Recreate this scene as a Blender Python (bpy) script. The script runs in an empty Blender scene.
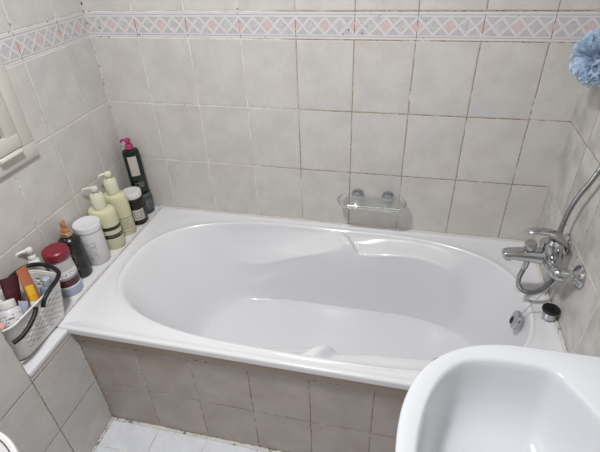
import bpy, bmesh, math, random
from mathutils import Vector, Matrix, Euler
PI = math.pi
scene = bpy.context.scene
COL = scene.collection
random.seed(7)

# ------------------------------------------------------------------ camera, world, lamp, exposure
cam_d = bpy.data.cameras.new('camera')
cam = bpy.data.objects.new('camera', cam_d); COL.objects.link(cam); scene.camera = cam
R_ = Vector((0.97423263, 0.22262341, -0.03618835)); U_ = Vector((-0.09702443, 0.55850626, 0.82380642)); F_ = Vector((-0.20361001, 0.79906794, -0.56571493))
cam.matrix_world = Matrix(((R_.x, U_.x, -F_.x, 1.187), (R_.y, U_.y, -F_.y, -1.5773), (R_.z, U_.z, -F_.z, 1.612), (0, 0, 0, 1)))
cam_d.sensor_fit = 'HORIZONTAL'; cam_d.sensor_width = 36.0; cam_d.lens = 36.0*446.74/600.0
cam_d.clip_start = 0.02
w = bpy.data.worlds.new('world'); scene.world = w; w.use_nodes = True
w.node_tree.nodes['Background'].inputs[0].default_value = (0.9, 0.95, 1.0, 1); w.node_tree.nodes['Background'].inputs[1].default_value = 0.05
la = bpy.data.lights.new('ceiling_lamp_light', 'AREA'); la.shape = 'DISK'; la.size = 0.17; la.energy = 27.0; la.color = (0.985, 0.99, 1.0)
lo = bpy.data.objects.new('ceiling_lamp_light', la); COL.objects.link(lo); lo.location = (0.72, -1.12, 2.33)
scene.view_settings.view_transform = 'Standard'; scene.view_settings.look = 'None'
scene.view_settings.exposure = 0.0; scene.view_settings.gamma = 1.0; scene.view_settings.use_curve_mapping = False

# room measures (metres): x from the left wall, y from the back wall (negative towards the viewer), z up
W = 1.725; YB = -2.35; H = 2.45; ZR = 0.529; XL = 0.123; XB = 0.17; YT = -0.76; YA = -0.742; YC = -0.942; TH = 0.248

# ------------------------------------------------------------------ materials
def srgb(h):
    h = h.lstrip('#'); c = [int(h[i:i+2], 16)/255 for i in (0, 2, 4)]
    return tuple((v/12.92 if v <= .04045 else ((v+.055)/1.055)**2.4) for v in c) + (1,)

class G:
    def __init__(s, name):
        s.mat = bpy.data.materials.new(name); s.mat.use_nodes = True; s.t = s.mat.node_tree; s.b = s.t.nodes['Principled BSDF']
    def n(s, typ, **k):
        x = s.t.nodes.new(typ)
        for a, v in k.items(): setattr(x, a, v)
        return x
    def put(s, sock, v):
        if isinstance(v, bpy.types.NodeSocket): s.t.links.new(v, sock)
        else: sock.default_value = v
    def m(s, op, a, b=0.0, c=0.0, clamp=False):
        x = s.n('ShaderNodeMath', operation=op); x.use_clamp = clamp
        s.put(x.inputs[0], a); s.put(x.inputs[1], b)
        if len(x.inputs) > 2: s.put(x.inputs[2], c)
        return x.outputs[0]
    def ramp(s, v, lo, hi, a=0.0, b=1.0):
        x = s.n('ShaderNodeMapRange'); x.interpolation_type = 'SMOOTHSTEP'
        s.put(x.inputs[0], v); s.put(x.inputs[1], lo); s.put(x.inputs[2], hi); s.put(x.inputs[3], a); s.put(x.inputs[4], b)
        return x.outputs[0]
    def mix(s, f, a, b):
        x = s.n('ShaderNodeMix', data_type='RGBA'); s.put(x.inputs[0], f); s.put(x.inputs[6], a); s.put(x.inputs[7], b)
        return x.outputs[2]
    def co(s):
        x = s.n('ShaderNodeTexCoord'); y = s.n('ShaderNodeSeparateXYZ'); s.t.links.new(x.outputs['Object'], y.inputs[0])
        return x.outputs['Object'], y.outputs[0], y.outputs[1], y.outputs[2]
    def noise(s, vec, scale, detail=2.0, rough=.5, col=False):
        x = s.n('ShaderNodeTexNoise'); s.put(x.inputs['Vector'], vec); x.inputs['Scale'].default_value = scale
        x.inputs['Detail'].default_value = detail; x.inputs['Roughness'].default_value = rough
        return x.outputs[1 if col else 0]
    def xyz(s, x, y, z):
        c = s.n('ShaderNodeCombineXYZ'); s.put(c.inputs[0], x); s.put(c.inputs[1], y); s.put(c.inputs[2], z); return c.outputs[0]
    def set(s, **k):
        names = dict(base='Base Color', rough='Roughness', metal='Metallic', coat='Coat Weight', trans='Transmission Weight', ior='IOR', sss='Subsurface Weight', spec='Specular IOR Level', alpha='Alpha', coat_rough='Coat Roughness')
        for a, v in k.items(): s.put(s.b.inputs[names[a]], v)
        return s.mat
    def bump(s, hgt, dist=.001, strength=1.0, coat=False):
        x = s.n('ShaderNodeBump'); x.inputs['Distance'].default_value = dist; x.inputs['Strength'].default_value = strength
        s.put(x.inputs['Height'], hgt); s.t.links.new(x.outputs[0], s.b.inputs['Normal'])

def plain(name, col, rough=.4, **k):
    g = G(name); o, x, y, z = g.co()
    n = g.noise(o, 35, 3); c = srgb(col)
    return g.set(base=g.mix(n, tuple(v*.96 for v in c[:3])+(1,), tuple(min(1, v*1.03) for v in c[:3])+(1,)), rough=rough, **k)

TILE_A, TILE_B = '#cdcac6', '#c4c1bd'
def tiles(name, ax, uo, up, vo, vp, border=False, pink=0.0, a=TILE_A, b=TILE_B, dirt=(.3, .6, 0, 1), floor=False, seed=0.0, gw=.0018, rough=.36, warm=0.0):
    """ax: 0 -> u is x, 1 -> u is y. dirt = (share at u0, share at u1, u0, u1)"""
    g = G(name); o, x, y, z = g.co()
    u = x if ax == 0 else y
    v = y if floor else z
    def cell(t, off, p):
        q = g.m('DIVIDE', g.m('SUBTRACT', t, off), p)
        d = g.m('MULTIPLY', g.m('ABSOLUTE', g.m('SUBTRACT', q, g.m('ROUND', q))), p)
        return g.m('FLOOR', q), d
    wob = g.m('MULTIPLY', g.m('SUBTRACT', g.noise(o, 9, 2), .5), .004)
    cu, du = cell(g.m('ADD', u, wob), uo, up)
    vv = g.m('ADD', v, g.m('MULTIPLY', wob, .6))
    cv, dv = cell(vv, vo, vp)
    if border:
        cv2, dv2 = cell(vv, 1.362, vp)
        top = g.m('GREATER_THAN', v, 1.318)
        dv = g.m('ADD', g.m('MULTIPLY', dv2, top), g.m('MULTIPLY', dv, g.m('SUBTRACT', 1.0, top)))
        cv = g.m('ADD', cv, g.m('MULTIPLY', top, 7.0))
    d = g.m('MINIMUM', du, dv)
    gn = g.noise(o, 60, 3)
    gm = g.ramp(g.m('ADD', d, g.m('MULTIPLY', g.m('SUBTRACT', gn, .5), .0012)), gw*.75, gw*1.25, 1.0, 0.0)
    wn = g.n('ShaderNodeTexWhiteNoise'); g.t.links.new(g.xyz(cu, cv, seed), wn.inputs['Vector'])
    vec = g.n('ShaderNodeVectorMath', operation='ADD'); g.t.links.new(o, vec.inputs[0]); g.t.links.new(wn.outputs['Color'], vec.inputs[1])
    n1 = g.ramp(g.noise(vec.outputs[0], 11, 4, .6), .35, .68)
    base = g.mix(n1, srgb(a), srgb(b))
    n2 = g.ramp(g.noise(vec.outputs[0], 6, 2), .58, .75, 0, .55)
    base = g.mix(n2, base, srgb('#c8beb8' if warm < .5 else '#a99287'))
    n3 = g.ramp(g.noise(vec.outputs[0], 4.3, 2), .58, .78, 0, .5)
    base = g.mix(n3, base, srgb('#bcbfc2'))
    vein = g.noise(vec.outputs[0], 28, 5, .7)
    base = g.mix(g.ramp(g.m('ABSOLUTE', g.m('SUBTRACT', vein, .5)), 0.0, .025, .16, 0.0), base, srgb('#a5a09d'))
    # grout: pale cement, brown grime and black mould in patches
    share = g.ramp(u, dirt[2], dirt[3], dirt[0], dirt[1])
    gnz = g.noise(o, 3.2, 3, .65)
    dm = g.ramp(g.m('ADD', gnz, g.m('SUBTRACT', share, .5)), .38, .66)
    thin = g.noise(o, 16, 3, .7)
    dm = g.m('MULTIPLY', dm, g.ramp(thin, .25, .50))
    grout = g.mix(dm, g.mix(g.ramp(thin, .4, .6), srgb('#e4e1dc'), srgb('#cfcac3')), g.mix(g.ramp(gn, .4, .6), srgb('#a99a83'), srgb('#8a7963')))
    mould = g.m('MULTIPLY', g.ramp(g.noise(o, 85, 2), .60, .66), g.ramp(g.m('ADD', g.noise(o, 7, 2), g.m('MULTIPLY', share, .22)), .56, .66))
    grout = g.mix(mould, grout, srgb('#35302b'))
    colr = g.mix(gm, base, grout)
    hgt = g.ramp(d, gw*.6, gw*2.6)
    if border:
        # relief band: white rails, diagonal lattice over pink and grey diamonds
        inb = g.m('MULTIPLY', g.m('GREATER_THAN', v, 1.2755), g.m('LESS_THAN', v, 1.3600))
        zc = g.m('SUBTRACT', v, 1.3165)
        pu = g.m('DIVIDE', g.m('SUBTRACT', u, pink), .05); pv = g.m('DIVIDE', zc, .052)
        s1 = g.m('ADD', pu, pv); s2 = g.m('SUBTRACT', pu, pv)
        def dl(s_): 
            q = g.m('ADD', s_, .5); return g.m('ABSOLUTE', g.m('SUBTRACT', q, g.m('ROUND', q)))
        lat = g.ramp(g.m('MINIMUM', dl(s1), dl(s2)), .095, .125, 1.0, 0.0)
        inner = g.m('LESS_THAN', g.m('ABSOLUTE', zc), .0265)
        rn1 = g.m('ROUND', s1); rn2 = g.m('ROUND', s2)
        diam = g.m('LESS_THAN', g.m('ABSOLUTE', g.m('SUBTRACT', rn1, rn2)), .5)     # same cell in both families = full diamond
        par = g.m('FLOORED_MODULO', rn1, 2.0) if False else g.m('ABSOLUTE', g.m('MODULO', rn1, 2.0))
        marb = g.noise(o, 90, 4, .75)
        pinkc = g.mix(g.ramp(marb, .35, .65), srgb('#d2c0c0'), srgb('#c5b2b3'))
        greyc = g.mix(g.ramp(marb, .4, .6), srgb('#c9c7c9'), srgb('#b4b3b6'))
        dc = g.mix(g.m('LESS_THAN', par, .5), greyc, pinkc)
        trc = g.mix(g.ramp(marb, .35, .65), srgb('#c1c0c4'), srgb('#b6b5b8'))
        cellc = g.mix(diam, trc, dc)
        white = srgb('#d2d0d0')
        inc = g.mix(lat, cellc, white)
        az = g.m('ABSOLUTE', zc)
        rail = g.mix(g.ramp(g.m('ABSOLUTE', g.m('SUBTRACT', az, .0335)), .0, .0022, 1.0, 0.0), white, srgb('#aeadb2'))
        bc = g.mix(inner, rail, inc)
        crack = g.m('MULTIPLY', g.ramp(du, .0007, .0012, 1, 0), g.ramp(g.noise(o, 30, 2), .42, .5))
        bc = g.mix(crack, bc, srgb('#4c453f'))
        speck = g.m('MULTIPLY', g.ramp(g.noise(o, 70, 2), .70, .73), 1.0)
        bc = g.mix(speck, bc, srgb('#55504c'))
        colr = g.mix(inb, colr, bc)
        hb = g.m('MAXIMUM', lat, g.m('SUBTRACT', 1.0, inner))
        hb = g.m('MULTIPLY', hb, g.ramp(g.m('ABSOLUTE', g.m('SUBTRACT', az, .0335)), .0, .003))
        hgt = g.m('ADD', g.m('MULTIPLY', inb, g.m('ADD', g.m('MULTIPLY', hb, .8), .6)), g.m('MULTIPLY', g.m('SUBTRACT', 1.0, inb), hgt))
    hgt = g.m('ADD', hgt, g.m('MULTIPLY', g.noise(vec.outputs[0], 14, 2), .35))
    g.bump(hgt, .0011, .8)
    return g.set(base=colr, rough=g.mix(gm, (rough,)*3+(1,), (.8, .8, .8, 1)), spec=.4)

def text_mat(name, base, ink, z0, z1, rowh=.008, dens=.5, freq=14.0, rough=.4, a0=-9, a1=9, bars=(), panel=None, flat=False):
    """label print: rows of small dark strokes in a z range; bars = [(z0, z1, colour)]"""
    g = G(name); o, x, y, z = g.co()
    ang = g.m('MULTIPLY', x, 25.0) if flat else g.m('ARCTAN2', y, x)
    c = srgb(base)
    n = g.noise(o, 30, 2)
    colr = g.mix(n, c, tuple(v*.94 for v in c[:3])+(1,))
    if panel:
        pz0, pz1, pa0, pa1, pc = panel
        m_ = g.m('MULTIPLY', g.m('MULTIPLY', g.m('GREATER_THAN', z, pz0), g.m('LESS_THAN', z, pz1)), g.m('MULTIPLY', g.m('GREATER_THAN', ang, pa0), g.m('LESS_THAN', ang, pa1)))
        colr = g.mix(m_, colr, srgb(pc))
    for b0, b1, bc in bars:
        colr = g.mix(g.m('MULTIPLY', g.m('GREATER_THAN', z, b0), g.m('LESS_THAN', z, b1)), colr, srgb(bc))
    row = g.m('DIVIDE', z, rowh); fr = g.m('FRACT', row)
    rm = g.m('MULTIPLY', g.m('GREATER_THAN', fr, .3), g.m('LESS_THAN', fr, .8))
    wn = g.n('ShaderNodeTexWhiteNoise'); g.t.links.new(g.xyz(g.m('FLOOR', g.m('MULTIPLY', ang, freq)), g.m('FLOOR', row), 3.0), wn.inputs['Vector'])
    tm = g.m('MULTIPLY', rm, g.m('LESS_THAN', wn.outputs['Value'], dens))
    zm = g.m('MULTIPLY', g.m('GREATER_THAN', z, z0), g.m('LESS_THAN', z, z1))
    am = g.m('MULTIPLY', g.m('GREATER_THAN', ang, a0), g.m('LESS_THAN', ang, a1))
    colr = g.mix(g.m('MULTIPLY', tm, g.m('MULTIPLY', zm, am)), colr, srgb(ink))
    return g.set(base=colr, rough=rough)

def acrylic(name, col, rough=.16):
    g = G(name); o, x, y, z = g.co()
    n = g.noise(o, 4, 3); c = srgb(col)
    g.bump(g.noise(o, 5, 2), .0008, .15)
    return g.set(base=g.mix(n, c, tuple(v*.97 for v in c[:3])+(1,)), rough=g.ramp(g.noise(o, 12, 3), .3, .7, rough*.8, rough*1.3), spec=.45)

M = {}
M['wall_back'] = tiles('back wall tiles', 0, .1995, .2, 1.2735, TH, True, .0, dirt=(.22, .80, .3, 1.2), seed=1)
M['wall_left'] = tiles('left wall tiles', 1, -.1545, .2, 1.2735, TH, True, -.057, dirt=(.42, .30, -.9, 0), seed=2)
M['wall_right'] = tiles('right wall tiles', 1, -.19, .2, 1.2735, TH, True, .02, dirt=(.45, .55, -1, 0), seed=3, b='#b0aeaa')
M['wall_front'] = tiles('front wall tiles', 0, .1, .2, 1.2735, TH, True, .0, seed=4)
M['apron'] = tiles('tub front tiles', 0, .181, .2, .227, .2235, a='#b9aea6', b='#ada29b', dirt=(.5, .8, .2, 1.2), seed=5, gw=.0017, warm=1)
M['boxing'] = tiles('boxed ledge tiles', 1, -.943, .2, .2365, .2505, dirt=(.7, .55, -1, -.7), seed=6, a='#cfccc9', b='#c5c2bf', gw=.0017)
M['floor'] = tiles('floor tiles', 0, .378, .2, -.86, .2, floor=True, a='#e2e5ec', b='#d9dce3', dirt=(.35, .4, 0, 1), seed=7, rough=.3)
M['plaster'] = plain('ceiling paint', '#e6e4e0', .9)
M['tub'] = acrylic('tub white acrylic', '#dedee1', .19)
M['sink'] = acrylic('sink white ceramic', '#d2d5d9', .10)
M['ledge'] = acrylic('ledge white', '#dddde0', .25)
M['white'] = plain('white plastic', '#dddcda', .35)
M['frame'] = plain('window frame white', '#cfccc4', .45)
M['pump_clear'] = plain('cloudy plastic', '#d9dad4', .3, alpha=.92)
def chrome():
    g = G('chrome'); o, x, y, z = g.co()
    return g.set(base=(.52, .53, .54, 1), metal=1.0, rough=g.ramp(g.noise(o, 40, 3), .3, .7, .07, .2))
M['chrome'] = chrome()
def hose_mat():
    g = G('ribbed metal hose')
    u = g.n('ShaderNodeUVMap'); s_ = g.n('ShaderNodeSeparateXYZ'); g.t.links.new(u.outputs[0], s_.inputs[0])
    wv = g.m('SINE', g.m('MULTIPLY', s_.outputs[1], 2*PI/.0035))
    g.bump(wv, .0012, 1.0)
    return g.set(base=(.34, .35, .36, 1), metal=.9, rough=.28)
M['hose'] = hose_mat()
M['black'] = plain('black plastic', '#0a0a0a', .5)
def glass_mat():
    g = G('clear glass'); g.set(base=(.95, .97, .97, 1), rough=.03, trans=1.0, ior=1.45)
    tr = g.n('ShaderNodeBsdfTransparent'); tr.inputs[0].default_value = (.95, .96, .96, 1)
    mx_ = g.n('ShaderNodeMixShader'); mx_.inputs[0].default_value = .15
    g.t.links.new(g.b.outputs[0], mx_.inputs[1]); g.t.links.new(tr.outputs[0], mx_.inputs[2])
    g.t.links.new(mx_.outputs[0], g.t.nodes['Material Output'].inputs[0])
    return g.mat
M['glass'] = glass_mat()
def caulk_mat(th=.57):
    g = G('grubby white caulk'); o, x, y, z = g.co()
    n = g.noise(o, 110, 3, .6); big = g.noise(o, 6, 2)
    m_ = g.m('MULTIPLY', g.ramp(n, th, th+.05), g.ramp(big, .36, .5))
    c = g.mix(m_, g.mix(big, srgb('#dcdbd8'), srgb('#c4bdb2')), srgb('#3a322b'))
    g.bump(n, .002, .6)
    return g.set(base=c, rough=.6)
M['caulk'] = caulk_mat()
M['caulk_clean'] = caulk_mat(.70)
M['caulk_dirty'] = caulk_mat(.545)
def rail_mat():
    g = G('tan underlip strip'); o, x, y, z = g.co()  # mottled tan strip below the tub lip, dark specks along its lower edge
    n = g.noise(o, 9, 4, .6)
    c = g.mix(n, srgb('#b9ab9c'), srgb('#a6988b'))
    c = g.mix(g.m('MULTIPLY', g.ramp(g.noise(o, 60, 2), .6, .66), g.ramp(z, .452, .462, 1, 0)), c, srgb('#5b4a3c'))
    return g.set(base=c, rough=.6)
M['rail'] = rail_mat()

# ------------------------------------------------------------------ geometry helpers
def obj(name, bm, mat, parent=None, smooth=True, sharp=35, mods=()):
    me = bpy.data.meshes.new(name); bmesh.ops.recalc_face_normals(bm, faces=bm.faces)
    bm.to_mesh(me); bm.free()
    for m_ in (mat if isinstance(mat, (list, tuple)) else [mat]): me.materials.append(m_)
    o = bpy.data.objects.new(name, me); COL.objects.link(o)
    if parent: o.parent = parent
    if smooth:
        me.polygons.foreach_set('use_smooth', [True]*len(me.polygons))
        try: me.set_sharp_from_angle(angle=math.radians(sharp))
        except Exception: pass
    return o
def struct(name, bm, mat, **k):
    o = obj(name, bm, mat, **k)
    o['kind'] = 'structure'; return o
def tag(o, label, cat, group=None):
    o['label'] = label; o['category'] = cat
    if group: o['group'] = group
    return o
def thing(name, label, cat, loc=(0, 0, 0), rot=(0, 0, 0), group=None):
    o = bpy.data.objects.new(name, None); COL.objects.link(o); o.location = loc; o.rotation_euler = rot; o.empty_display_size = .05
    return tag(o, label, cat, group)
def box(x0, x1, y0, y1, z0, z1, bev=0.0, seg=2, bm=None):
    b = bmesh.new()
    vs = [b.verts.new((x, y, z)) for x in (x0, x1) for y in (y0, y1) for z in (z0, z1)]
    for f in ((0, 1, 3, 2), (4, 6, 7, 5), (0, 4, 5, 1), (2, 3, 7, 6), (0, 2, 6, 4), (1, 5, 7, 3)): b.faces.new([vs[i] for i in f])
    bmesh.ops.recalc_face_normals(b, faces=b.faces)
    if bev: bmesh.ops.bevel(b, geom=b.edges[:], offset=bev, segments=seg, profile=.5, affect='EDGES')
    return join(bm, b) if bm else b
def join(bm, b):
    me = bpy.data.meshes.new('tmp'); b.to_mesh(me); b.free(); bm.from_mesh(me); bpy.data.meshes.remove(me); return bm
def xf(bm, mat): bmesh.ops.transform(bm, matrix=mat, verts=bm.verts); return bm
def lathe(prof, seg=40, sx=1.0, sy=1.0, cap=True, bm=None, mat=None):
    """prof: (radius, z) list, around z"""
    b = bmesh.new(); rings = []
    for r, z in prof:
        if r < 1e-6: rings.append([b.verts.new((0, 0, z))])
        else: rings.append([b.verts.new((r*sx*math.cos(2*PI*i/seg), r*sy*math.sin(2*PI*i/seg), z)) for i in range(seg)])
    for A, B in zip(rings, rings[1:]):
        for i in range(seg):
            j = (i+1) % seg
            if len(A) == 1 and len(B) == 1: continue
            if len(A) == 1: b.faces.new((A[0], B[i], B[j]))
            elif len(B) == 1: b.faces.new((A[i], A[j], B[0]))
            else: b.faces.new((A[i], A[j], B[j], B[i]))
    if cap:
        for Rg in (rings[0], rings[-1]):
            if len(Rg) > 1: b.faces.new(Rg)
    bmesh.ops.recalc_face_normals(b, faces=b.faces)
    if mat: xf(b, mat)
    return join(bm, b) if bm else b
def catmull(P, n=8, closed=False):
    P = [Vector(p) for p in P]; out = []; N = len(P)
    for i in range(N if closed else N-1):
        if closed: a, b, c, d = P[(i-1) % N], P[i], P[(i+1) % N], P[(i+2) % N]
        else: a, b, c, d = P[max(i-1, 0)], P[i], P[i+1], P[min(i+2, N-1)]
        for k in range(n):
            t = k/n
            out.append(.5*((2*b)+(c-a)*t+(2*a-5*b+4*c-d)*t*t+(3*b-a-3*c+d)*t**3))
    if not closed: out.append(P[-1])
    return out
def tube(pts, r, seg=12, bm=None, cap=True, sx=1.0, closed=False):
    """round tube along pts; r number or list; with a UV whose v is arc length"""
    b = bmesh.new(); uv = b.loops.layers.uv.new('UVMap'); pts = [Vector(p) for p in pts]; n = len(pts)
    rs = r if isinstance(r, (list, tuple)) else [r]*n
    T = [((pts[(i+1) % n]-pts[i-1]) if closed else (pts[min(i+1, n-1)]-pts[max(i-1, 0)])).normalized() for i in range(n)]
    ref = Vector((0, 0, 1)) if abs(T[0].z) < .9 else Vector((1, 0, 0))
    N = (ref-T[0]*ref.dot(T[0])).normalized(); rings = []; L = 0; Ls = []
    for i in range(n):
        if i: N = (N-T[i]*N.dot(T[i])).normalized(); L += (pts[i]-pts[i-1]).length
        B = T[i].cross(N); Ls.append(L)
        rings.append([b.verts.new(pts[i]+rs[i]*(math.cos(2*PI*k/seg)*N*sx+math.sin(2*PI*k/seg)*B)) for k in range(seg)])
    for i in range(n if closed else n-1):
        i2 = (i+1) % n
        for k in range(seg):
            j = (k+1) % seg
            f = b.faces.new((rings[i][k], rings[i][j], rings[i2][j], rings[i2][k]))
            for lp, (uu, vv) in zip(f.loops, ((k, i), (k+1, i), (k+1, i+1), (k, i+1))): lp[uv].uv = (uu/seg, Ls[min(vv, n-1)])
    if cap and not closed: b.faces.new(rings[0]); b.faces.new(rings[-1])
    bmesh.ops.recalc_face_normals(b, faces=b.faces)
    return join(bm, b) if bm else b
def bridge(b, A, B, flip=False):
    n = len(A)
    for i in range(n):
        j = (i+1) % n; b.faces.new((A[i], A[j], B[j], B[i]))
def rings_mesh(rings, cap_first=False, cap_last=False):
    b = bmesh.new(); Rg = [[b.verts.new(p) for p in r] for r in rings]
    for A, B in zip(Rg, Rg[1:]): bridge(b, A, B)
    if cap_first: b.faces.new(Rg[0])
    if cap_last: b.faces.new(Rg[-1])
    bmesh.ops.recalc_face_normals(b, faces=b.faces)
    return b
def cast(poly, c, ang):
    dx, dy = math.cos(ang), math.sin(ang); best = None
    for i in range(len(poly)):
        x1, y1 = poly[i][0]-c[0], poly[i][1]-c[1]; x2, y2 = poly[(i+1) % len(poly)][0]-c[0], poly[(i+1) % len(poly)][1]-c[1]
        ex, ey = x2-x1, y2-y1; den = dx*ey-dy*ex
        if abs(den) < 1e-12: continue
        t = (x1*ey-y1*ex)/den; s_ = (x1*dy-y1*dx)/den
        if t > 0 and -1e-9 <= s_ <= 1+1e-9 and (best is None or t > best): best = t
    return best
def spow(v, e): return math.copysign(abs(v)**e, v)
def rrect(hx, hy, r, n=10, cx=0, cy=0):
    out = []
    for (sx, sy, a0) in ((1, 1, 0), (-1, 1, 90), (-1, -1, 180), (1, -1, 270)):
        for k in range(n+1):
            a = math.radians(a0+90*k/n); out.append((cx+sx*(hx-r)+r*math.cos(a), cy+sy*(hy-r)+r*math.sin(a)))
    return out
def interp(tab, x):
    if x <= tab[0][0]: return tab[0][1:]
    for a, b in zip(tab, tab[1:]):
        if x <= b[0]:
            t = (x-a[0])/(b[0]-a[0])
            return tuple(p+(q-p)*t for p, q in zip(a[1:], b[1:]))
    return tab[-1][1:]

# ------------------------------------------------------------------ room shell
T_ = .1
struct('floor', box(0, W, YB, 0, -T_, 0), M['floor'], smooth=False)
struct('ceiling', box(0, W, YB, 0, H, H+T_), M['plaster'], smooth=False)
struct('wall_back', box(-T_, W+T_, 0, T_, 0, H), M['wall_back'], smooth=False)
struct('wall_right', box(W, W+T_, YB, 0, 0, H), M['wall_right'], smooth=False)
struct('wall_front', box(-T_, W+T_, YB-T_, YB, 0, H), M['wall_front'], smooth=False)
# left wall with a window opening
WY0, WY1, WZ0, WZ1 = -.925, -.458, 1.012, 1.62
bm = box(-T_, 0, WY1, 0, 0, H); box(-T_, 0, YB, WY0, 0, H, bm=bm); box(-T_, 0, WY0, WY1, 0, WZ0, bm=bm); box(-T_, 0, WY0, WY1, WZ1, H, bm=bm)
struct('wall_left', bm, M['wall_left'], smooth=False)
# tiled boxing under the ledge and the pier that rises in front of it
struct('wall_boxing', box(.001, XB, YC+.0005, YA, 0.001, .505), M['boxing'], smooth=False)
struct('wall_pier', box(.001, XB, YB+.001, YC, 0.001, H-.001), M['boxing'], smooth=False)
struct('wall_tub_front', box(XB+.001, W-.001, YA, YA+.03, 0.001, .45), M['apron'], smooth=False)
struct('trim_1', box(XB-.002, W-.001, YA-.003, YA+.03, .451, .502, .002), M['rail'])
# white ledge slab: along the wall beside the tub, wider in front of it
bm = box(.001, XL-.004, YT, -.001, .506, ZR-.001, .003); box(.001, XB+.003, YC+.001, YT+.0, .506, ZR-.004, .004, bm=bm)
struct('trim_2', bm, M['ledge'])
# caulk beads
def bead(name, a, b, r=.004, n=90, mat='caulk', jit=.0015):
    a, b = Vector(a), Vector(b); pts = []
    for i in range(n+1):
        p = a.lerp(b, i/n); pts.append(p+Vector([random.uniform(-jit, jit) for _ in range(3)])*.5)
    return struct(name, tube(pts, [r*(1+random.uniform(-.25, .3)) for _ in pts], 8), M[mat])
bead('trim_3', (XL-.006, -.003, ZR), (W-.002, -.003, ZR), .005, mat='caulk_clean')
bead('trim_4', (XL-.002, -.004, ZR), (XL-.002, YT+.01, ZR), .0042, mat='caulk_clean')
bead('trim_5', (W-.004, -.004, ZR), (W-.004, YT+.01, ZR), .005)
bead('trim_6', (XB, YA-.004, .004), (XB, YA-.003, .45), .0022, mat='caulk_dirty')
bm = tube([Vector((XB+.005+(W-XB-.01)*i/120, YA-.006+random.uniform(-.002, .002), .001)) for i in range(121)], [.0075*(1+random.uniform(-.3, .3)) for _ in range(121)], 8)
struct('trim_7', xf(bm, Matrix.Diagonal((1, 1, .5, 1))), M['caulk_dirty'])
bead('trim_8', (XB+.004, YA-.006, .001), (XB+.004, -1.6, .001), .005, mat='caulk_dirty')

bead('trim_9', (.001, -.001, ZR), (.001, -.001, H), .0026, mat='caulk_dirty', jit=.0008)

# window: bottom-hung white sash with frosted pane, hinge on the lower rail
FW = .030
def hollow(y0, y1, z0, z1, w_, x0, x1, bev=.002):
    b = box(x0, x1, y0, y1, z0, z0+w_, bev); box(x0, x1, y0, y1, z1-w_, z1, bev, bm=b)
    box(x0, x1, y0, y0+w_, z0+w_, z1-w_, bev, bm=b); box(x0, x1, y1-w_, y1, z0+w_, z1-w_, bev, bm=b); return b
wroot = struct('window_1', hollow(WY0-.015, WY1+.015, WZ0-.015, WZ1+.015, .048, -.03, .012, .003), M['frame'])
sash = obj('window_sash', hollow(WY0+.0365, WY1-.0365, WZ0+.0365, WZ1-.0365, .0455, -.02, .0118, .0015), M['frame'], wroot)
def pane_mat():
    g = G('frosted dark pane'); o, x, y, z = g.co()
    return g.set(base=g.mix(g.noise(o, 60, 3), srgb('#5c5d5a'), srgb('#6e6f6b')), rough=.35)
obj('window_pane', box(-.012, -.006, WY0+.078, WY1-.078, WZ0+.078, WZ1-.078), pane_mat(), wroot, smooth=False)
for yy in (WY1-.100, WY0+.100):
    hb = lathe([(0, -.045), (.0072, -.045), (.0082, -.043), (.0082, .017), (.0065, .018), (.0065, .0195), (.0082, .0205), (.0082, .043), (.0072, .045), (0, .045)], 20, mat=Matrix.Translation((.021, yy, WZ0+.031)) @ Matrix.Rotation(PI/2, 4, 'X'))
    box(.0125, .0155, yy-.042, yy+.042, WZ0+.008, WZ0+.030, .001, bm=hb)
    obj('window_hinge', hb, M['frame'], wroot)

# ceiling lamp fitting (its light sits right beneath it)
cl = thing('ceiling_lamp', 'round white flush ceiling lamp above the middle of the bathroom', 'ceiling lamp', (.72, -1.12, H-.1))
obj('lamp_base', lathe([(0, .1), (.15, .1), (.15, .07), (.145, .06), (0, .06)], 40), M['white'], cl)
g = G('lamp glass'); g.set(base=(.9, .9, .88, 1), rough=.5); g.b.inputs['Emission Color'].default_value = (1, .97, .93, 1); g.b.inputs['Emission Strength'].default_value = 3.0
obj('lamp_shade', lathe([(.14, .06), (.138, .03), (.12, .012), (.08, .0), (0, -.003)], 40, cap=False), g.mat, cl)

# ------------------------------------------------------------------ bathtub
NS = 520
TC = (.95, -.382)
def rimpt(th):
    c, s_ = math.cos(th), math.sin(th); n = 2.5
    y = TC[1]+.334*spow(s_, 2/n)
    x = (1.1+.548*spow(c, 2/n)) if c >= 0 else (.8+.606*spow(c, 2/n))
    return x, y
rim_poly = [rimpt(2*PI*i/4000) for i in range(4000)]
def flrpt(th):
    c, s_ = math.cos(th), math.sin(th); n = 2.3
    y = TC[1]+.230*spow(s_, 2/n)
    x = (1.2+.36*spow(c, 2/n)) if c >= 0 else (.80+.33*spow(c, 2/n))
    return x, y
flr_poly = [flrpt(2*PI*i/4000) for i in range(4000)]
outer = [(XL, YT), (W-.003, YT), (W-.003, -.002), (XL, -.002)]
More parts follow.
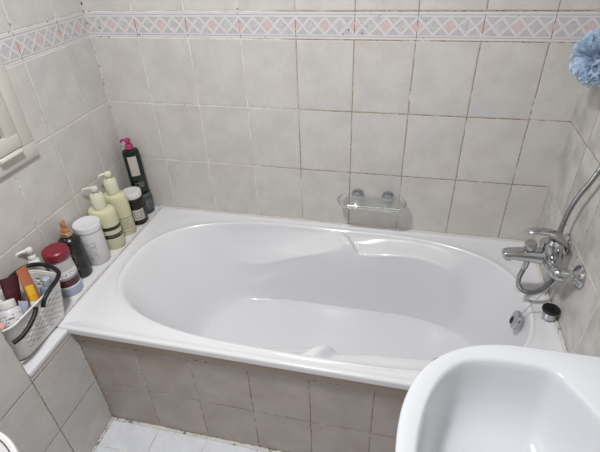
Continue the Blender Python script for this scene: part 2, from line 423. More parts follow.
# stations: arc-length samples of the rim, matched with floor and outer outline
def resample(poly, n):
    L = [0]
    for i in range(len(poly)):
        a, b = poly[i], poly[(i+1) % len(poly)]; L.append(L[-1]+math.hypot(b[0]-a[0], b[1]-a[1]))
    out = []; j = 0
    for k in range(n):
        s_ = L[-1]*k/n
        while L[j+1] < s_: j += 1
        t = (s_-L[j])/(L[j+1]-L[j]+1e-12); a, b = poly[j], poly[(j+1) % len(poly)]
        out.append((a[0]+(b[0]-a[0])*t, a[1]+(b[1]-a[1])*t))
    return out
C_ = resample(rim_poly, NS); Fl = resample(flr_poly, NS)
def toout(px, py):
    a = math.atan2(py-TC[1], px-TC[0]); r = cast(outer, TC, a); return TC[0]+r*math.cos(a), TC[1]+r*math.sin(a)
Ou = [toout(*p) for p in C_]
for cx_, cy_ in outer:      # snap nearest station to each corner
    k = min(range(NS), key=lambda i: (Ou[i][0]-cx_)**2+(Ou[i][1]-cy_)**2); Ou[k] = (cx_, cy_)
ZF = .188; D = ZR-ZF
def inset(p, d): # move outline point towards the middle by d, axis-wise
    x, y = p; x0, x1, y0, y1 = XL, W-.003, YT, -.002
    return (min(max(x, x0+d), x1-d), min(max(y, y0+d), y1-d))
rings = []
for d, z in ((.004, .503), (.0, .505), (.0, .522), (.0015, .5265), (.005, .5285), (.016, .5295), (.019, .5270)):
    rings.append([(*inset(p, d), z) for p in Ou])
def lerp2(a, b, t): return (a[0]+(b[0]-a[0])*t, a[1]+(b[1]-a[1])*t)
O2 = [inset(p, .019) for p in Ou]
for t, z in ((.35, .5272), (.72, .5275)):
    rings.append([(*lerp2(o_, c, t), z) for o_, c in zip(O2, C_)])
# raised bead then the roll into the basin
def outw(i, d):
    o_, c = O2[i], C_[i]; L = math.hypot(o_[0]-c[0], o_[1]-c[1])
    return lerp2(c, o_, min(d/max(L, 1e-6), .8))
for d, z in ((.013, .5280), (.008, .5305), (.003, .5310)):
    rings.append([(*outw(i, d), z) for i in range(NS)])
STD = [(0, .002), (.035, .02), (.075, .07), (.19, .28), (.31, .52), (.42, .72), (.54, .86), (.69, .95), (.85, .988), (1, 1)]
END = [(0, .002), (.03, .02), (.08, .07), (.20, .21), (.35, .385), (.5, .56), (.65, .73), (.79, .88), (.91, .97), (1, 1)]
# x, edge inward fraction, edge drop fraction, weight
ARM = [(.40, .70, .6, 0.0), (.50, .80, .44, .75), (.58, .80, .355, 1), (.70, .79, .255, 1), (.82, .76, .18, 1), (.89, .68, .125, 1), (.93, .60, .07, 1), (.952, .55, .018, 1), (.982, .55, .018, 1), (1.012, .68, .155, 1), (1.06, .75, .15, 1), (1.13, .76, .115, 1), (1.25, .75, .09, 1), (1.38, .73, .095, 1), (1.48, .64, .16, .9), (1.57, .5, .4, 0)]
def arm_profile(ae, be):
    k = (1-ae)
    return [(0, .0), (.04, .012), (.10, be*.34+.008), (ae*.40, be*.80), (ae*.72, be*.96), (ae, be+.02), (ae+(.82-ae)*.5, be+.07), (.82, max(.34, be+.16)), (.86, .62), (.915, .86), (1, 1)]
NP = 34
wallpts = []
for i in range(NS):
    c, f = C_[i], Fl[i]
    ss = lambda a, b_: min(1, max(0, (c[0]-a)/(b_-a)))**2*(3-2*min(1, max(0, (c[0]-a)/(b_-a)))); side = ss(.36, .85)*(1-ss(1.46, 1.62)); on = 1.0 if abs(c[1]-TC[1]) > .2 else 0.0
    base = [(a+(b[0]-a)*(side), bb+(b[1]-bb)*side) for (a, bb), b in zip(END, STD)]
    hw_ = .008 if .925 < c[0] < 1.03 else .035
    q_ = [interp(ARM, c[0]+hw_*(j_-3)/3) for j_ in range(7)]; ae, be, wt = (sum(v[m_] for v in q_)/7 for m_ in range(3)); wt *= on
    ap = arm_profile(ae, be); base = base[:5]+[((base[4][0]+base[5][0])/2, (base[4][1]+base[5][1])/2)]+base[5:]
    pr = [(a[0]*(1-wt)+b[0]*wt, a[1]*(1-wt)+b[1]*wt) for a, b in zip(base, ap)]
    cr = catmull([(p[0], p[1], 0) for p in pr], 4)
    wallpts.append([(*lerp2(c, f, q.x), ZR-D*q.y) for q in cr[1:]])
for k in range(len(wallpts[0])): rings.append([wallpts[i][k] for i in range(NS)])
DR = (1.42, TC[1])
for t in (.25, .5, .72, .88, .96):
    rings.append([(*lerp2(f, DR, t), ZF-.012*t) for f in Fl])
bm = rings_mesh(rings, cap_last=True)
tub = thing('bathtub', 'white built-in acrylic bathtub with moulded armrests along the tiled back wall', 'bathtub', (0, 0, 0))
obj('tub_shell', bm, M['tub'], tub, sharp=60)
# overflow grille on the foot end
ofm = Matrix.Translation((1.611, -.409, .492)) @ Matrix.Rotation(math.radians(-78), 4, 'Y')
of = obj('overflow_plate', lathe([(0, -.009), (.031, -.009), (.0335, -.003), (.032, .003), (.026, .0055), (.012, .0065), (0, .0065)], 32, mat=ofm), M['chrome'], tub)
obj('overflow_slot', lathe([(0, .0), (.012, .0), (.013, .002), (.011, .0035), (0, .004)], 24, sx=1.2, sy=.8, mat=Matrix.Translation((-.011, .008, .0045))), M['black'], of).matrix_world = ofm
obj('drain', lathe([(0, .0), (.03, .0), (.036, .003), (.036, .005), (.028, .004), (.02, .002), (0, .002)], 32, mat=Matrix.Translation((1.42, TC[1], ZF-.012))), M['chrome'], tub)

# ------------------------------------------------------------------ wash basin
SC = (1.45, -1.143); SR = .85
op = []
for i in range(241):
    th = PI/2+PI*i/240; op.append((1.5+.272*spow(math.cos(th), 2/2.4), SC[1]+.286*spow(math.sin(th), 2/2.4)))
so = op+[(W-.003, SC[1]-.286), (W-.003, SC[1]+.286)]
half = [(1.262, -1.143), (1.268, -1.085), (1.284, -1.02), (1.312, -.962), (1.350, -.922), (1.395, -.905), (1.45, -.901), (1.505, -.903), (1.532, -.912), (1.556, -.945), (1.592, -1.01), (1.610, -1.075), (1.615, -1.143)]
inner_poly = half + [(x, 2*SC[1]-y) for x, y in half[-2:0:-1]]
ip = [tuple(v[:2]) for v in catmull([(x, y, 0) for x, y in inner_poly], 6, closed=True)]
NB = 200
angs = [2*PI*i/NB for i in range(NB)]
def ring(poly, scale, z, c=SC, off=0.0):
    out = []
    for a in angs:
        r = cast(poly, c, a)*scale+off; x = c[0]+r*math.cos(a); y = c[1]+r*math.sin(a); out.append((min(x, W-.003), y, z))
    return out
def mixr(A, B, t): return [tuple(p+(q-p)*t for p, q in zip(a, b)) for a, b in zip(A, B)]
ro = ring(so, 1, SR)
R0 = []
R0.append(ring(ip, .25, .650)); R0.append(ring(ip, .7, .665))
R0.append(mixr(ring(ip, .98, .72), ring(so, .9, .72), .4)); R0.append(ring(so, .95, .77)); R0.append(ring(so, .985, .81))
R0.append(ring(so, 1, .835)); R0.append(ring(so, .999, .845)); R0.append(ring(so, .993, .8505)); R0.append(ring(so, .98, .852))
R0.append(mixr(ring(so, .98, .851), ring(ip, 1.02, .850), .5)); R0.append(ring(ip, 1.02, .8485)); R0.append(ring(ip, 1.0, .8465)); R0.append(ring(ip, .985, .841))
for s_, z in ((.972, .828), (.945, .79), (.90, .75), (.82, .715), (.68, .692), (.45, .680), (.2, .675), (.1, .673)): R0.append(ring(ip, s_, z))
bm = rings_mesh(R0, True, True)
# round hole ledge
sink = thing('washbasin', 'white ceramic washbasin on the right wall in front of the bathtub', 'sink', (0, 0, 0))
obj('basin', bm, M['sink'], sink, sharp=60)
obj('pedestal', lathe([(.0, .002), (.12, .002), (.12, .02), (.085, .06), (.075, .3), (.08, .55), (.10, .62), (.105, .648), (0, .648)], 40, mat=Matrix.Translation((1.50, SC[1], 0))), M['sink'], sink)
obj('drain', lathe([(0, 0), (.022, 0), (.026, .003), (.022, .004), (0, .002)], 28, mat=Matrix.Translation((SC[0], SC[1], .674))), M['chrome'], sink)
tap = thing('basin_tap', 'chrome basin tap standing on the back ledge of the washbasin', 'tap', (1.668, SC[1], .852))
obj('tap_body', lathe([(0, 0), (.026, 0), (.026, .006), (.021, .012), (.02, .075), (.022, .085), (.018, .095), (0, .098)], 28), M['chrome'], tap)
obj('tap_spout', tube(catmull([(-.01, 0, .05), (-.06, 0, .062), (-.10, 0, .058), (-.115, 0, .04)], 8), .011, 14), M['chrome'], tap)
obj('tap_lever', tube([(0, 0, .1), (.0, 0, .105), (-.03, 0, .118), (-.07, 0, .128)], [.014, .012, .008, .006], 14), M['chrome'], tap)

# ------------------------------------------------------------------ bath mixer on the right wall
MZ = .737; MY = -.375; MX = 1.662
RX = Matrix.Rotation(-PI/2, 4, 'Y')     # lathe axis z -> -x
mx = thing('bath_mixer', 'chrome wall-mounted bath mixer tap with lever and spout over the tub end', 'tap', (W, MY, MZ))
def loc(x, y, z): return Matrix.Translation((x-W, y-MY, z-MZ))
for y in (-.298, -.455):
    e = obj('escutcheon', lathe([(0, .0015), (.034, .0015), (.0345, .005), (.031, .011), (.020, .018), (.016, .022), (0, .022)], 36, mat=loc(W, y, MZ) @ RX), M['chrome'], mx)
    obj('hex_nut', lathe([(0, .022), (.0175, .022), (.019, .025), (.019, .036), (.0175, .039), (0, .039)], 6, mat=loc(W, y, MZ) @ RX), M['chrome'], mx, sharp=20)
pts = [(W-.038, -.298, MZ), (MX+.008, -.299, MZ), (MX, -.308, MZ), (MX, -.335, MZ), (MX, -.375, MZ), (MX, -.418, MZ), (MX, -.445, MZ), (MX+.008, -.454, MZ), (W-.038, -.455, MZ)]
cp = catmull([(p[0]-W, p[1]-MY, p[2]-MZ) for p in pts], 6)
obj('mixer_body', tube(cp, [(.0195 if abs(p.y) > .06 else .029-.0095*(abs(p.y)/.06)**2) for p in cp], 24), M['chrome'], mx)
# spout: flattened taper
b = bmesh.new(); rr = []
for x, hw, hh, z in ((1.660, .026, .026, MZ), (1.635, .025, .023, MZ+.002), (1.60, .023, .020, MZ+.003), (1.565, .021, .0175, MZ+.001), (1.540, .020, .015, MZ-.001), (1.529, .0175, .012, MZ-.002), (1.525, .012, .007, MZ-.003)):
    rr.append([(x-W, hw*spow(math.cos(2*PI*k/28), .75), z-MZ+hh*spow(math.sin(2*PI*k/28), .75)) for k in range(28)])
obj('spout', rings_mesh(rr, True, True), M['chrome'], mx)
obj('aerator', lathe([(0, -.020), (.0095, -.020), (.0105, -.018), (.0105, 0), (0, 0)], 24, mat=loc(1.545, MY, MZ-.004)), M['chrome'], mx)
kb = lathe([(0, .010), (.011, .010), (.011, .026), (.0165, .028), (.0175, .032), (.0175, .044), (.0150, .050), (.0, .052)], 26, mat=loc(1.597, MY, MZ))
obj('diverter_knob', kb, M['chrome'], mx)
obj('cartridge_dome', lathe([(0, .010), (.027, .010), (.029, .016), (.029, .046), (.026, .060), (.016, .068), (0, .069)], 32, mat=loc(MX, MY, MZ) @ Matrix.Rotation(math.radians(-6), 4, 'Y')), M['chrome'], mx)
lv = []
for x, z, hw, hh in ((1.690, .792, .014, .010), (1.674, .806, .021, .015), (1.650, .820, .020, .0125), (1.625, .828, .017, .009), (1.60, .828, .015, .0075), (1.580, .824, .013, .0065), (1.572, .820, .008, .004)):
    lv.append([(x-W, hw*math.cos(2*PI*k/24), z-MZ+hh*math.sin(2*PI*k/24)) for k in range(24)])
obj('lever', rings_mesh(lv, True, True), M['chrome'], mx)
# hose: from beneath the spout, down in a loop, up behind the body to the handset
hs = thing('shower_hose', 'ribbed silver shower hose looping under the bath mixer and rising along the wall', 'hose', (1.60, MY, .705))
hp = catmull([(1.600, MY, .706), (1.598, MY, .680), (1.594, MY, .645), (1.602, MY, .608), (1.630, MY, .588), (1.662, MY, .600), (1.690, -.370, .640), (1.703, -.350, .690), (1.699, -.335, .737), (1.684, -.328, .79), (1.685, -.325, .86), (1.690, -.340, .93), (1.695, -.374, 1.003), (1.694, -.410, 1.08), (1.690, -.450, 1.18), (1.684, -.49, 1.30), (1.672, -.52, 1.40), (1.662, -.53, 1.46)], 10)
obj('hose', tube([p-Vector((1.60, MY, .705)) for p in hp], .0072, 12), M['hose'], hs)
obj('hose_collar', lathe([(0, -.026), (.0075, -.026), (.009, -.022), (.0095, -.004), (.0095, .004), (0, .004)], 20, mat=Matrix.Translation((-.0, 0, .008))), M['chrome'], hs)
hd = thing('shower_handset', 'chrome shower handset hung in a bracket on the right wall', 'shower head', (W, -.53, 1.50))
obj('bracket', lathe([(0, .0015), (.022, .0015), (.022, .008), (.012, .012), (.012, .045), (0, .045)], 24, mat=RX), M['chrome'], hd)
obj('handle', tube([(-.062, 0, -.035), (-.062, 0, .05), (-.068, 0, .12), (-.085, 0, .17)], [.010, .013, .012, .011], 16), M['white'], hd)
obj('spray_head', lathe([(0, -.012), (.038, -.012), (.042, -.006), (.040, .006), (.02, .018), (0, .02)], 32, mat=Matrix.Translation((-.10, 0, .185)) @ Matrix.Rotation(math.radians(-35), 4, 'Y')), M['chrome'], hd)
# bath plug on its chain, parked on the tub rim by the wall
pl = thing('bath_plug', 'black topped bath plug standing on the tub rim below the mixer', 'bath plug', (1.698, -.421, ZR+.004))
obj('plug_body', lathe([(0, .001), (.015, .001), (.020, .004), (.021, .020), (.022, .030), (0, .030)], 32), M['chrome'], pl)
obj('plug_top', lathe([(0, .030), (.0245, .030), (.0265, .033), (.0265, .038), (.024, .041), (.006, .042), (.004, .048), (0, .049)], 32), M['black'], pl)
def chain(a, b, sag, n=60, r=.0011):
    a, b = Vector(a), Vector(b)
    return [a.lerp(b, i/n)-Vector((0, 0, sag*4*(i/n)*(1-i/n)))+Vector((0, 0, 0)) for i in range(n+1)]
P0 = Vector((1.698, -.421, ZR+.004))
cb = tube([Vector(p)-P0 for p in chain((1.604, -.413, .487), (1.690, -.428, .722), .004)], .0016, 6)
tube([Vector(p)-P0 for p in chain((1.604, -.413, .488), (1.684, -.424, .5345), .010)], .0012, 6, bm=cb)
obj('chain', cb, M['chrome'], pl)

# ------------------------------------------------------------------ glass soap dish
sd = thing('soap_dish', 'clear glass oval soap shelf on two chrome wall mounts above the tub', 'soap dish', (1.094, 0, .668))
def stad(hx, hy, z, cy, n=16):
    out = []
    for sx, a0 in ((1, -90), (-1, 90)):
        for k in range(n+1):
            a = math.radians(a0+180*k/n); out.append((sx*(hx-hy)+hy*math.cos(a), cy+hy*math.sin(a), z))
    return out
cy = -.060
rr = [stad(.110, .025, .0, cy), stad(.122, .036, .001, cy), stad(.130, .043, .006, cy), stad(.134, .047, .016, cy), stad(.135, .048, .023, cy), stad(.1335, .0465, .0245, cy), stad(.131, .044, .0235, cy), stad(.130, .043, .016, cy), stad(.1265, .0395, .0085, cy), stad(.119, .033, .0045, cy), stad(.108, .023, .0035, cy)]
obj('glass_tray', rings_mesh(rr, True, True), M['glass'], sd)
for x in (-.060, .060):
    mm = Matrix.Translation((x, 0, .018)) @ Matrix.Rotation(PI/2, 4, 'X')
    obj('wall_mount', lathe([(0, .001), (.023, .001), (.025, .004), (.0235, .009), (.014, .0115), (0, .0115)], 32, mat=mm), M['chrome'], sd)
    bb = tube([(x-.016, -.010, .018), (x-.016, -.020, .0285), (x-.010, -.028, .030), (x+.010, -.028, .030), (x+.016, -.020, .0285), (x+.016, -.010, .018)], .0028, 10)
    obj('tray_clip', bb, M['chrome'], sd)

# ------------------------------------------------------------------ bath puff
def puff_mat():
    g = G('blue nylon mesh'); o, x, y, z = g.co()
    v = g.n('ShaderNodeTexVoronoi', feature='DISTANCE_TO_EDGE'); v.inputs['Scale'].default_value = 260; g.t.links.new(o, v.inputs['Vector'])
    a = g.ramp(v.outputs[0], .02, .10, .95, .42)
    g.set(base=g.mix(g.noise(o, 30, 2), srgb('#c6d9ee'), srgb('#b0c8e4')), rough=.5, alpha=a, sss=.0)
    g.b.inputs['Sheen Weight'].default_value = .3
    return g.mat
pf = thing('bath_puff', 'pale blue mesh bath puff hanging at the right wall', 'bath puff', (1.6625, -.222, 1.283))
b = bmesh.new(); rnd = random.Random(3)
for q in range(58):
    # ruffled leaf: a fan whose outer edge waves, rooted at the core
    d = Vector((rnd.gauss(0, 1), rnd.gauss(0, 1), rnd.gauss(0, 1))).normalized()
    t = d.orthogonal().normalized(); t.rotate(Matrix.Rotation(rnd.uniform(0, 2*PI), 3, d)); n_ = d.cross(t)
    R1 = rnd.uniform(.050, .061); ph = rnd.uniform(0, 6); fr = rnd.choice((2, 3, 3, 4)); grid = []
    for i in range(6):
        u = i/5; row = []
        for j in range(15):
            a = (j/14-.5)*2.0
            rad = .010+(R1-.010)*u
            wv = .011*u*math.sin(fr*2*PI*j/14+ph)
            dirv = (d*math.cos(a*.62)+t*math.sin(a*.62)).normalized()
            curl = .014*u**3
            row.append(b.verts.new((dirv*rad+n_*(wv+curl*math.sin(ph))) * 1.0))
        grid.append(row)
    for i in range(5):
        for j in range(14): b.faces.new((grid[i][j], grid[i][j+1], grid[i+1][j+1], grid[i+1][j]))
def fin(b):
    for v in b.verts: v.co.z *= 1.28
    return b
me_o = obj('mesh_ruffles', fin(b), puff_mat(), pf, sharp=180)
obj('cord', tube(catmull([(0, 0, .03), (.004, 0, .09), (.025, 0, .15), (.034, .0, .19), (.037, 0, .2)], 6), .0022, 8), plain('puff cord', '#c9d6ea', .7), pf)
hk = thing('wall_hook', 'small chrome hook holding the blue bath puff', 'hook', (W, -.222, 1.47))
obj('hook_plate', lathe([(0, .001), (.014, .001), (.014, .004), (.010, .006), (0, .006)], 24, mat=RX), M['chrome'], hk)
obj('hook_arm', tube(catmull([(-.005, 0, 0), (-.018, 0, -.004), (-.028, 0, -.004), (-.032, 0, .01)], 6), .003, 10), M['chrome'], hk)

# ------------------------------------------------------------------ toiletries along the ledge
LZ = ZR-.0005
def pump(parent, z, mat, s=1.0, yaw=0.0, nozzle=.040, collar=.016, ch=.018, stem=.022, headr=.013, name='pump_head', headmat=None):
    """collar, stem and a press-down head whose nozzle points along -x turned by yaw"""
    Rz = Matrix.Rotation(yaw, 4, 'Z')
    o = obj('pump_collar', lathe([(0, z), (collar, z), (collar*1.02, z+.002), (collar*.98, z+ch-.003), (collar*.85, z+ch), (.0045*s, z+ch), (.0045*s, z+ch+stem), (0, z+ch+stem)], 28), mat, parent)
    zz = z+ch+stem
    b = lathe([(0, zz-.006), (headr*.8, zz-.006), (headr, zz-.002), (headr, zz+.006), (headr*.85, zz+.010), (0, zz+.0115)], 24)
    pts = catmull([(-.002, 0, zz+.004), (-nozzle*.5, 0, zz+.005), (-nozzle*.9, 0, zz+.002), (-nozzle, 0, zz-.007)], 5)
    tube(pts, [.0062-.0022*i/(len(pts)-1) for i in range(len(pts))], 12, bm=b)
    obj(name, xf(b, Rz), headmat or mat, parent)
    return zz+.0115
FACE = math.radians(-50)   # direction of the camera from the ledge

# cream pump bottles (two)
creamclear = plain('cream cloudy plastic', '#d6d4bd', .35)
def cream_bottle(loc, r, bh, label, bands, mat, rz=0.0, head=M['pump_clear'], ink='#2a2620', nz=.04, prot=0.0):
    t = thing('pump_bottle', label, 'pump bottle', loc, (0, 0, rz), 'cream pump bottles on the ledge')
    obj('bottle_body', lathe([(0, 0), (r*.95, 0), (r, .004), (r, bh-.022), (r*.985, bh-.012), (r*.90, bh-.004), (r*.62, bh+.001), (.026, bh+.004), (0, bh+.004)], 48, sy=.77), mat, t)
    obj('neck_cap', lathe([(0, bh+.004), (.026, bh+.004), (.0265, bh+.006), (.0255, bh+.056), (.022, bh+.062), (0, bh+.062)], 36), creamclear, t)
    pump(t, bh+.062, head, yaw=prot, nozzle=nz, collar=.011, ch=.006, stem=.016, headr=.014)
    return t
mA = text_mat('cream label two bands', '#d2cfae', '#7d7a5c', .030, .078, .0050, .5, 30, bars=((.084, .0865, '#3a382e'), (.018, .020, '#8d8b68')), a0=-1.6, a1=.3)
mB = text_mat('cream label black bands', '#d2cfae', '#b9b696', .0620, .0655, .0035, .5, 26, bars=((.092, .108, '#1f1e1b'), (.054, .072, '#1f1e1b')), a0=-1.6, a1=.2)
a_ = cream_bottle((.060, -.213, LZ), .050, .190, 'cream pump bottle with one thin dark line, standing right beside the white-lidded jar', None, mA, prot=math.radians(35), nz=.035, head=plain('cream pump plastic', '#deddc4', .35))
b_ = cream_bottle((.059, -.309, LZ), .056, .178, 'cream pump bottle with two black label bands, beside the tall white tub', None, mB, prot=math.radians(20), nz=.045)

# white supplement tub
t = thing('plastic_tub', 'tall plain white screw-top tub with faint grey print on the ledge', 'tub', (.061, -.409, LZ))
obj('tub_body', lathe([(0, 0), (.043, 0), (.045, .003), (.046, .146), (.045, .149), (0, .149)], 48), text_mat('white tub print', '#d5d4d4', '#8c8a8c', .03, .11, .007, .45, 20, a0=-1.5, a1=-.7), t)
obj('lid', lathe([(0, .150), (.048, .150), (.0495, .152), (.050, .170), (.049, .174), (.046, .1755), (.044, .1745), (0, .1745)], 56), plain('white tub lid', '#d9dadd', .3), t)

# dark brown bottle with copper pump
t = thing('pump_bottle', 'dark brown pump bottle with a copper coloured pump between white tub and red-lidded jar', 'pump bottle', (.047, -.499, LZ))
obj('bottle_body', lathe([(0, 0), (.036, 0), (.0385, .004), (.0385, .148), (.036, .160), (.027, .170), (.019, .175), (.019, .181), (0, .181)], 44), text_mat('dark bottle print', '#1d1a17', '#8a857a', .045, .12, .007, .4, 18, rough=.25, a0=-1.35, a1=-.8), t)
cop = G('copper'); cop.set(base=srgb('#c98d6d'), metal=.5, rough=.35)
obj('gold_collar', lathe([(0, .181), (.021, .181), (.0215, .183), (.0215, .194), (.02, .196), (0, .196)], 32), G('gold').set(base=srgb('#b9a27a'), metal=.6, rough=.3), t)
pump(t, .196, cop.mat, yaw=math.radians(-60), nozzle=.024, collar=.014, ch=.014, stem=.014, headr=.010)

# red-lidded jar
t = thing('storage_jar', 'clear jar with dark red lid and white and maroon label, beside the basket', 'jar', (.066, -.589, LZ))
jm = text_mat('jar label', '#9aa2ae', '#6a2c35', .088, .106, .008, .35, 16, bars=((.0, .004, '#b9c2d0'), (.004, .034, '#a4aec2'), (.036, .044, '#d6d6d8'), (.044, .074, '#4c2028'), (.074, .082, '#8f8c92'), (.084, .110, '#dcdad8'), (.110, .2, '#b5b1b3')), rough=.25, a0=-1.6, a1=.3)
obj('jar_body', lathe([(0, 0), (.037, 0), (.041, .004), (.042, .03), (.0425, .085), (.040, .118), (.0385, .150), (.037, .153), (0, .153)], 48), jm, t)
obj('lid', lathe([(0, .154), (.041, .154), (.043, .157), (.0435, .176), (.042, .183), (.037, .187), (0, .188)], 52), plain('dark red lid', '#7c1c2c', .35), t)

# jars at the back corner
t = thing('cosmetic_jar', 'short dark glass jar with a white lid and pale label, near the corner', 'jar', (.079, -.129, LZ))
obj('jar_body', lathe([(0, 0), (.038, 0), (.041, .004), (.041, .112), (.037, .120), (.033, .128), (0, .128)], 44), text_mat('dark jar label', '#1a1715', '#5c5854', .03, .07, .008, .45, 14, rough=.2, panel=(.026, .078, -1.35, -.15, '#b6b2aa'), a0=-1.3, a1=-.2), t)
obj('lid', lathe([(0, .129), (.039, .129), (.0405, .132), (.0405, .150), (.039, .153), (.034, .1545), (.028, .1535), (0, .1535)], 48), plain('white jar lid', '#dadada', .35), t)
t = thing('cosmetic_jar', 'grey labelled jar in the corner under the dark green bottle', 'jar', (.070, -.045, LZ))
obj('jar_body', lathe([(0, 0), (.035, 0), (.037, .004), (.037, .080), (.034, .086), (0, .086)], 40), text_mat('grey jar label', '#46474a', '#85878a', .02, .07, .009, .45, 12, rough=.25, a0=-1.3, a1=0.2), t)
obj('lid', lathe([(0, .087), (.037, .087), (.038, .089), (.038, .096), (.0365, .098), (0, .098)], 44), plain('grey jar lid', '#5a5a5c', .3), t)
t = thing('pump_bottle', 'tall dark green bottle with magenta pump standing on a jar in the corner', 'pump bottle', (.068, -.045, LZ+.0985), (0, 0, math.radians(40)))
gm_ = text_mat('green label', '#0b1c15', '#9aa39c', .035, .062, .009, .5, 90, rough=.25, a0=-.5, a1=.5, panel=(.095, .185, -.55, .35, '#b9b4ae'), bars=(), flat=True)
pr = [(.0, 0), (.030, 0), (.033, .004), (.033, .196), (.030, .206), (.018, .211), (.014, .213), (0, .213)]
obj('bottle_body', lathe([(a*1.05, c) for a, c in pr], 44, sy=.8), gm_, t)
pk = plain('magenta plastic', '#a8386a', .3)
pump(t, .213, pk, yaw=math.radians(-40+15), nozzle=.030, collar=.0165, ch=.020, stem=.014, headr=.013)

BZ0 = ZR+.0012
# white pump bottle in the basket
t = thing('pump_bottle', 'small white pump bottle squeezed between the basket and the red-lidded jar', 'pump bottle', (.034, -.606, LZ), (0, 0, 0))

def reuse_white(t):
    obj('bottle_body', lathe([(0, 0), (.018, 0), (.020, .003), (.020, .166), (.018, .176), (.013, .181), (0, .181)], 36), M['white'], t)
    pump(t, .181, M['white'], yaw=math.radians(50), nozzle=.040, collar=.013, ch=.014, stem=.018, headr=.012)
t.location = (.0235, -.644, LZ)
reuse_white(t)

# ------------------------------------------------------------------ basket
BH = .158; BZ = ZR+.0012
bk = thing('storage_basket', 'white slotted plastic basket with black handles, full of toiletries, on the ledge', 'basket', (.078, -.80, BZ))
B0 = Vector((.078, -.80, 0))
def bring(h, off=0.0):
    f = h/BH; hx = .057+.018*f-off; hy = .108+.022*f-off; cx_ = .078+.010*f; cy_ = -.803-.003*f
    p = rrect(hx, hy, .038+.006*f-off, 12, cx_-B0.x, cy_-B0.y)
    return resample(p, 168)
rows = [0.0, .004]
h = .012
hs_ = []
while h < .140: hs_ += [(h, 'rib'), (h+.0072, 'slot')]; h += .0104
lev = [(0.0, 0), (.004, 0)]+[(a, 1 if k == 'slot' else 0) for a, k in hs_]+[(.150, 0), (BH, 0)]
b = bmesh.new(); Rg = []
for hh, k in lev:
    r_ = bring(hh, .003 if hh == 0 else 0); Rg.append([b.verts.new((x, y, hh)) for x, y in r_])
for li in range(len(lev)-1):
    A, B = Rg[li], Rg[li+1]; slot = lev[li][1] == 1 and .02 < lev[li][0] < .125
    rown = li//2
    for i in range(168):
        j = (i+1) % 168
        ph = (i+(4 if rown % 2 else 0)) % 8
        if slot and ph in (1, 2, 3, 4) and (i//8) % 21 not in (4, 5, 9, 10, 14, 15): continue
        b.faces.new((A[i], A[j], B[j], B[i]))
b.faces.new(Rg[0])
bo = obj('basket_body', b, M['white'], bk, sharp=40)
md = bo.modifiers.new('thick', 'SOLIDIFY'); md.thickness = .0022; md.offset = -1
rimp = [Vector((x, y, BH+.001)) for x, y in bring(BH)]
obj('basket_rim', tube(rimp, .0032, 8, closed=True), M['white'], bk)
def bail(ptsw, r=.0070):
    return tube([p-Vector((B0.x, B0.y, BZ)) for p in catmull(ptsw, 8)], r, 12)
# the far handle lies over the right-hand rim, the near one hangs outside on the left
obj('handle', bail([(.172, -.802, .668), (.174, -.788, .688), (.172, -.755, .698), (.166, -.715, .700), (.148, -.682, .700), (.110, -.664, .702), (.065, -.660, .704), (.030, -.672, .704), (.013, -.705, .704), (.011, -.760, .700)]), M['black'], bk)
obj('handle', bail([(.172, -.824, .690), (.175, -.832, .680), (.177, -.862, .664), (.176, -.900, .652), (.168, -.930, .650)]), M['black'], bk)

# contents, each resting inside the basket
def between(a, b):
    a, b = Vector(a), Vector(b); d = (b-a); q = d.to_track_quat('Z', 'Y'); return a, q, d.length
def held(name, label, cat, a, b, twist=0.0):
    p, q, L = between(a, b); t = thing(name, label, cat, p); t.rotation_mode = 'QUATERNION'
    t.rotation_quaternion = q @ Euler((0, 0, twist)).to_quaternion(); return t, L
t, L = held('pill_bottle', 'white bottle with ridged cap and grey print leaning at the front of the basket', 'bottle', (.112, -.872, .596), (.070, -.826, .700), .4)
obj('bottle_body', lathe([(0, 0), (.031, 0), (.034, .004), (.034, .080), (.030, .090), (.022, .095), (0, .095)], 40), text_mat('pill print', '#d4d4d6', '#6c6c78', .045, .078, .010, .4, 10), t)
obj('cap', lathe([(0, .096), (.0235, .096), (.0245, .098), (.0245, .116), (.022, .119), (0, .119)], 36), M['white'], t)
def squeeze(t, L, w_, th_, mat, capmat, caplen=.02, capr=.014):
    rr = []
    n = 14
    for i in range(n+1):
        u = i/n; z = caplen+(L-caplen)*u; hx = w_*(.72+.28*u); hy = th_*(1-u**1.6)+.0012
        rr.append([(hx*spow(math.cos(2*PI*k/28), .9), hy*math.sin(2*PI*k/28), z) for k in range(28)])
    obj('tube_body', rings_mesh(rr, True, True), mat, t)
    obj('cap', lathe([(0, 0), (capr, 0), (capr*1.05, .002), (capr*1.05, caplen), (0, caplen)], 28), capmat, t)
t, L = held('squeeze_tube', 'orange squeeze tube with crimped end sticking highest out of the basket', 'tube', (.108, -.770, .590), (.064, -.728, .745), 1.1)
squeeze(t, L, .029, .018, plain('orange tube', '#b8704f', .4), plain('tan cap', '#b98a78', .4))
t, L = held('squeeze_tube', 'dark maroon tube standing between orange tube and white cap in the basket', 'tube', (.052, -.808, .585), (.047, -.766, .735), .9)
squeeze(t, L, .026, .015, plain('maroon tube', '#4a1d26', .35), M['black'])
t, L = held('sachet_pack', 'bright yellow flat pack in the middle of the basket', 'packet', (.134, -.792, .640), (.104, -.762, .708), .75)
obj('packet_front', box(-.0125, .0125, -.005, .005, .0, L, .003), text_mat('yellow pack', '#e0b02e', '#c58a1c', .02, .05, .007, .5, 60, flat=True), t)
t, L = held('squeeze_tube', 'small white tube below the yellow pack in the basket', 'tube', (.136, -.812, .600), (.131, -.790, .672), .3)
squeeze(t, L, .011, .008, M['white'], M['white'], .015, .009)
t, L = held('pill_bottle', 'slim white bottle with round cap by the wall side of the basket', 'bottle', (.029, -.846, .548), (.022, -.818, .682), 0)
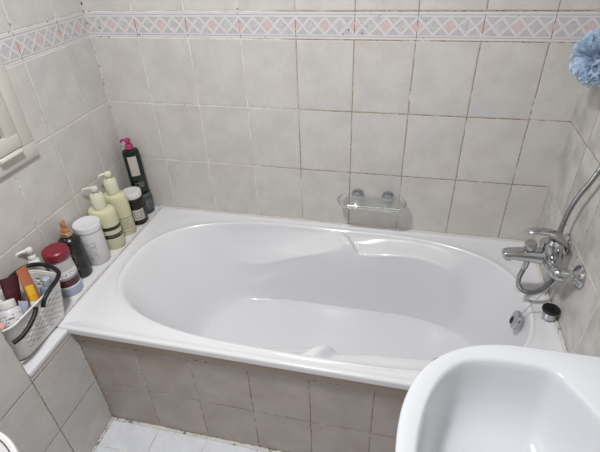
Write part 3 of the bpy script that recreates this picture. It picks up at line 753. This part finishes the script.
obj('bottle_body', lathe([(0, 0), (.016, 0), (.017, .003), (.017, .085), (.014, .092), (0, .092)], 32), plain('grey white plastic', '#c4c5c9', .3), t)
obj('cap', lathe([(0, .093), (.0175, .093), (.018, .095), (.018, .128), (.016, .131), (0, .131)], 32), M['white'], t)
t, L = held('cosmetic_box', 'small navy black box standing at the left end of the basket', 'box', (.040, -.882, .590), (.034, -.858, .678), .5)
obj('box_body', box(-.014, .014, -.009, .009, 0, L, .0015), plain('navy card', '#191c28', .45), t)
t, L = held('clear_bottle', 'bluish clear bottle with a teal label at the right end of the basket', 'bottle', (.104, -.722, .550), (.106, -.700, .676), 0)
obj('bottle_body', lathe([(0, 0), (.024, 0), (.026, .003), (.026, .095), (.020, .108), (.012, .112), (0, .112)], 32), text_mat('blue clear', '#7d8f9f', '#2c5f66', .03, .075, .014, .6, 4, rough=.15, bars=((.04, .07, '#4d8288'),)), t)
obj('cap', lathe([(0, .113), (.0125, .113), (.013, .115), (.013, .134), (.011, .136), (0, .136)], 28), plain('blue grey cap', '#aeb9c6', .3), t)
t, L = held('jar', 'low pink jar at the near left corner inside the basket', 'jar', (.108, -.914, .625), (.106, -.908, .675), 0)
obj('jar_body', lathe([(0, 0), (.019, 0), (.020, .002), (.020, .036), (.018, .038), (0, .038)], 32), plain('pink jar', '#d9b0a6', .35), t)
obj('lid', lathe([(0, .039), (.020, .039), (.0205, .041), (.0205, .053), (.019, .055), (0, .055)], 32), plain('pink lid', '#d8a99c', .35), t)
t, L = held('squeeze_tube', 'pale blue tube lying behind the yellow pack in the basket', 'tube', (.088, -.822, .580), (.096, -.796, .672), .6)
squeeze(t, L, .015, .010, plain('pale blue tube', '#b4bccf', .35), M['white'], .016, .010)

# ------------------------------------------------------------------ round bin (only its rim shows at the lower left)
bn = thing('bin', 'white round bin whose rim shows at the bottom left before the tiled pier', 'bin', (.372, -1.388, 0))
obj('bin_body', lathe([(0, .002), (.150, .002), (.155, .006), (.182, .715), (.189, .722), (.191, .728), (.189, .734), (.184, .736), (.179, .733), (.177, .722), (.152, .012), (0, .010)], 72), M['white'], bn)
obj('bin_lid', lathe([(0, .724), (.10, .723), (.165, .7215), (.1755, .7245), (.1765, .729), (.174, .731), (.16, .7275), (.10, .729), (0, .730)], 72), plain('grey white lid', '#c9c8ca', .35), bn)
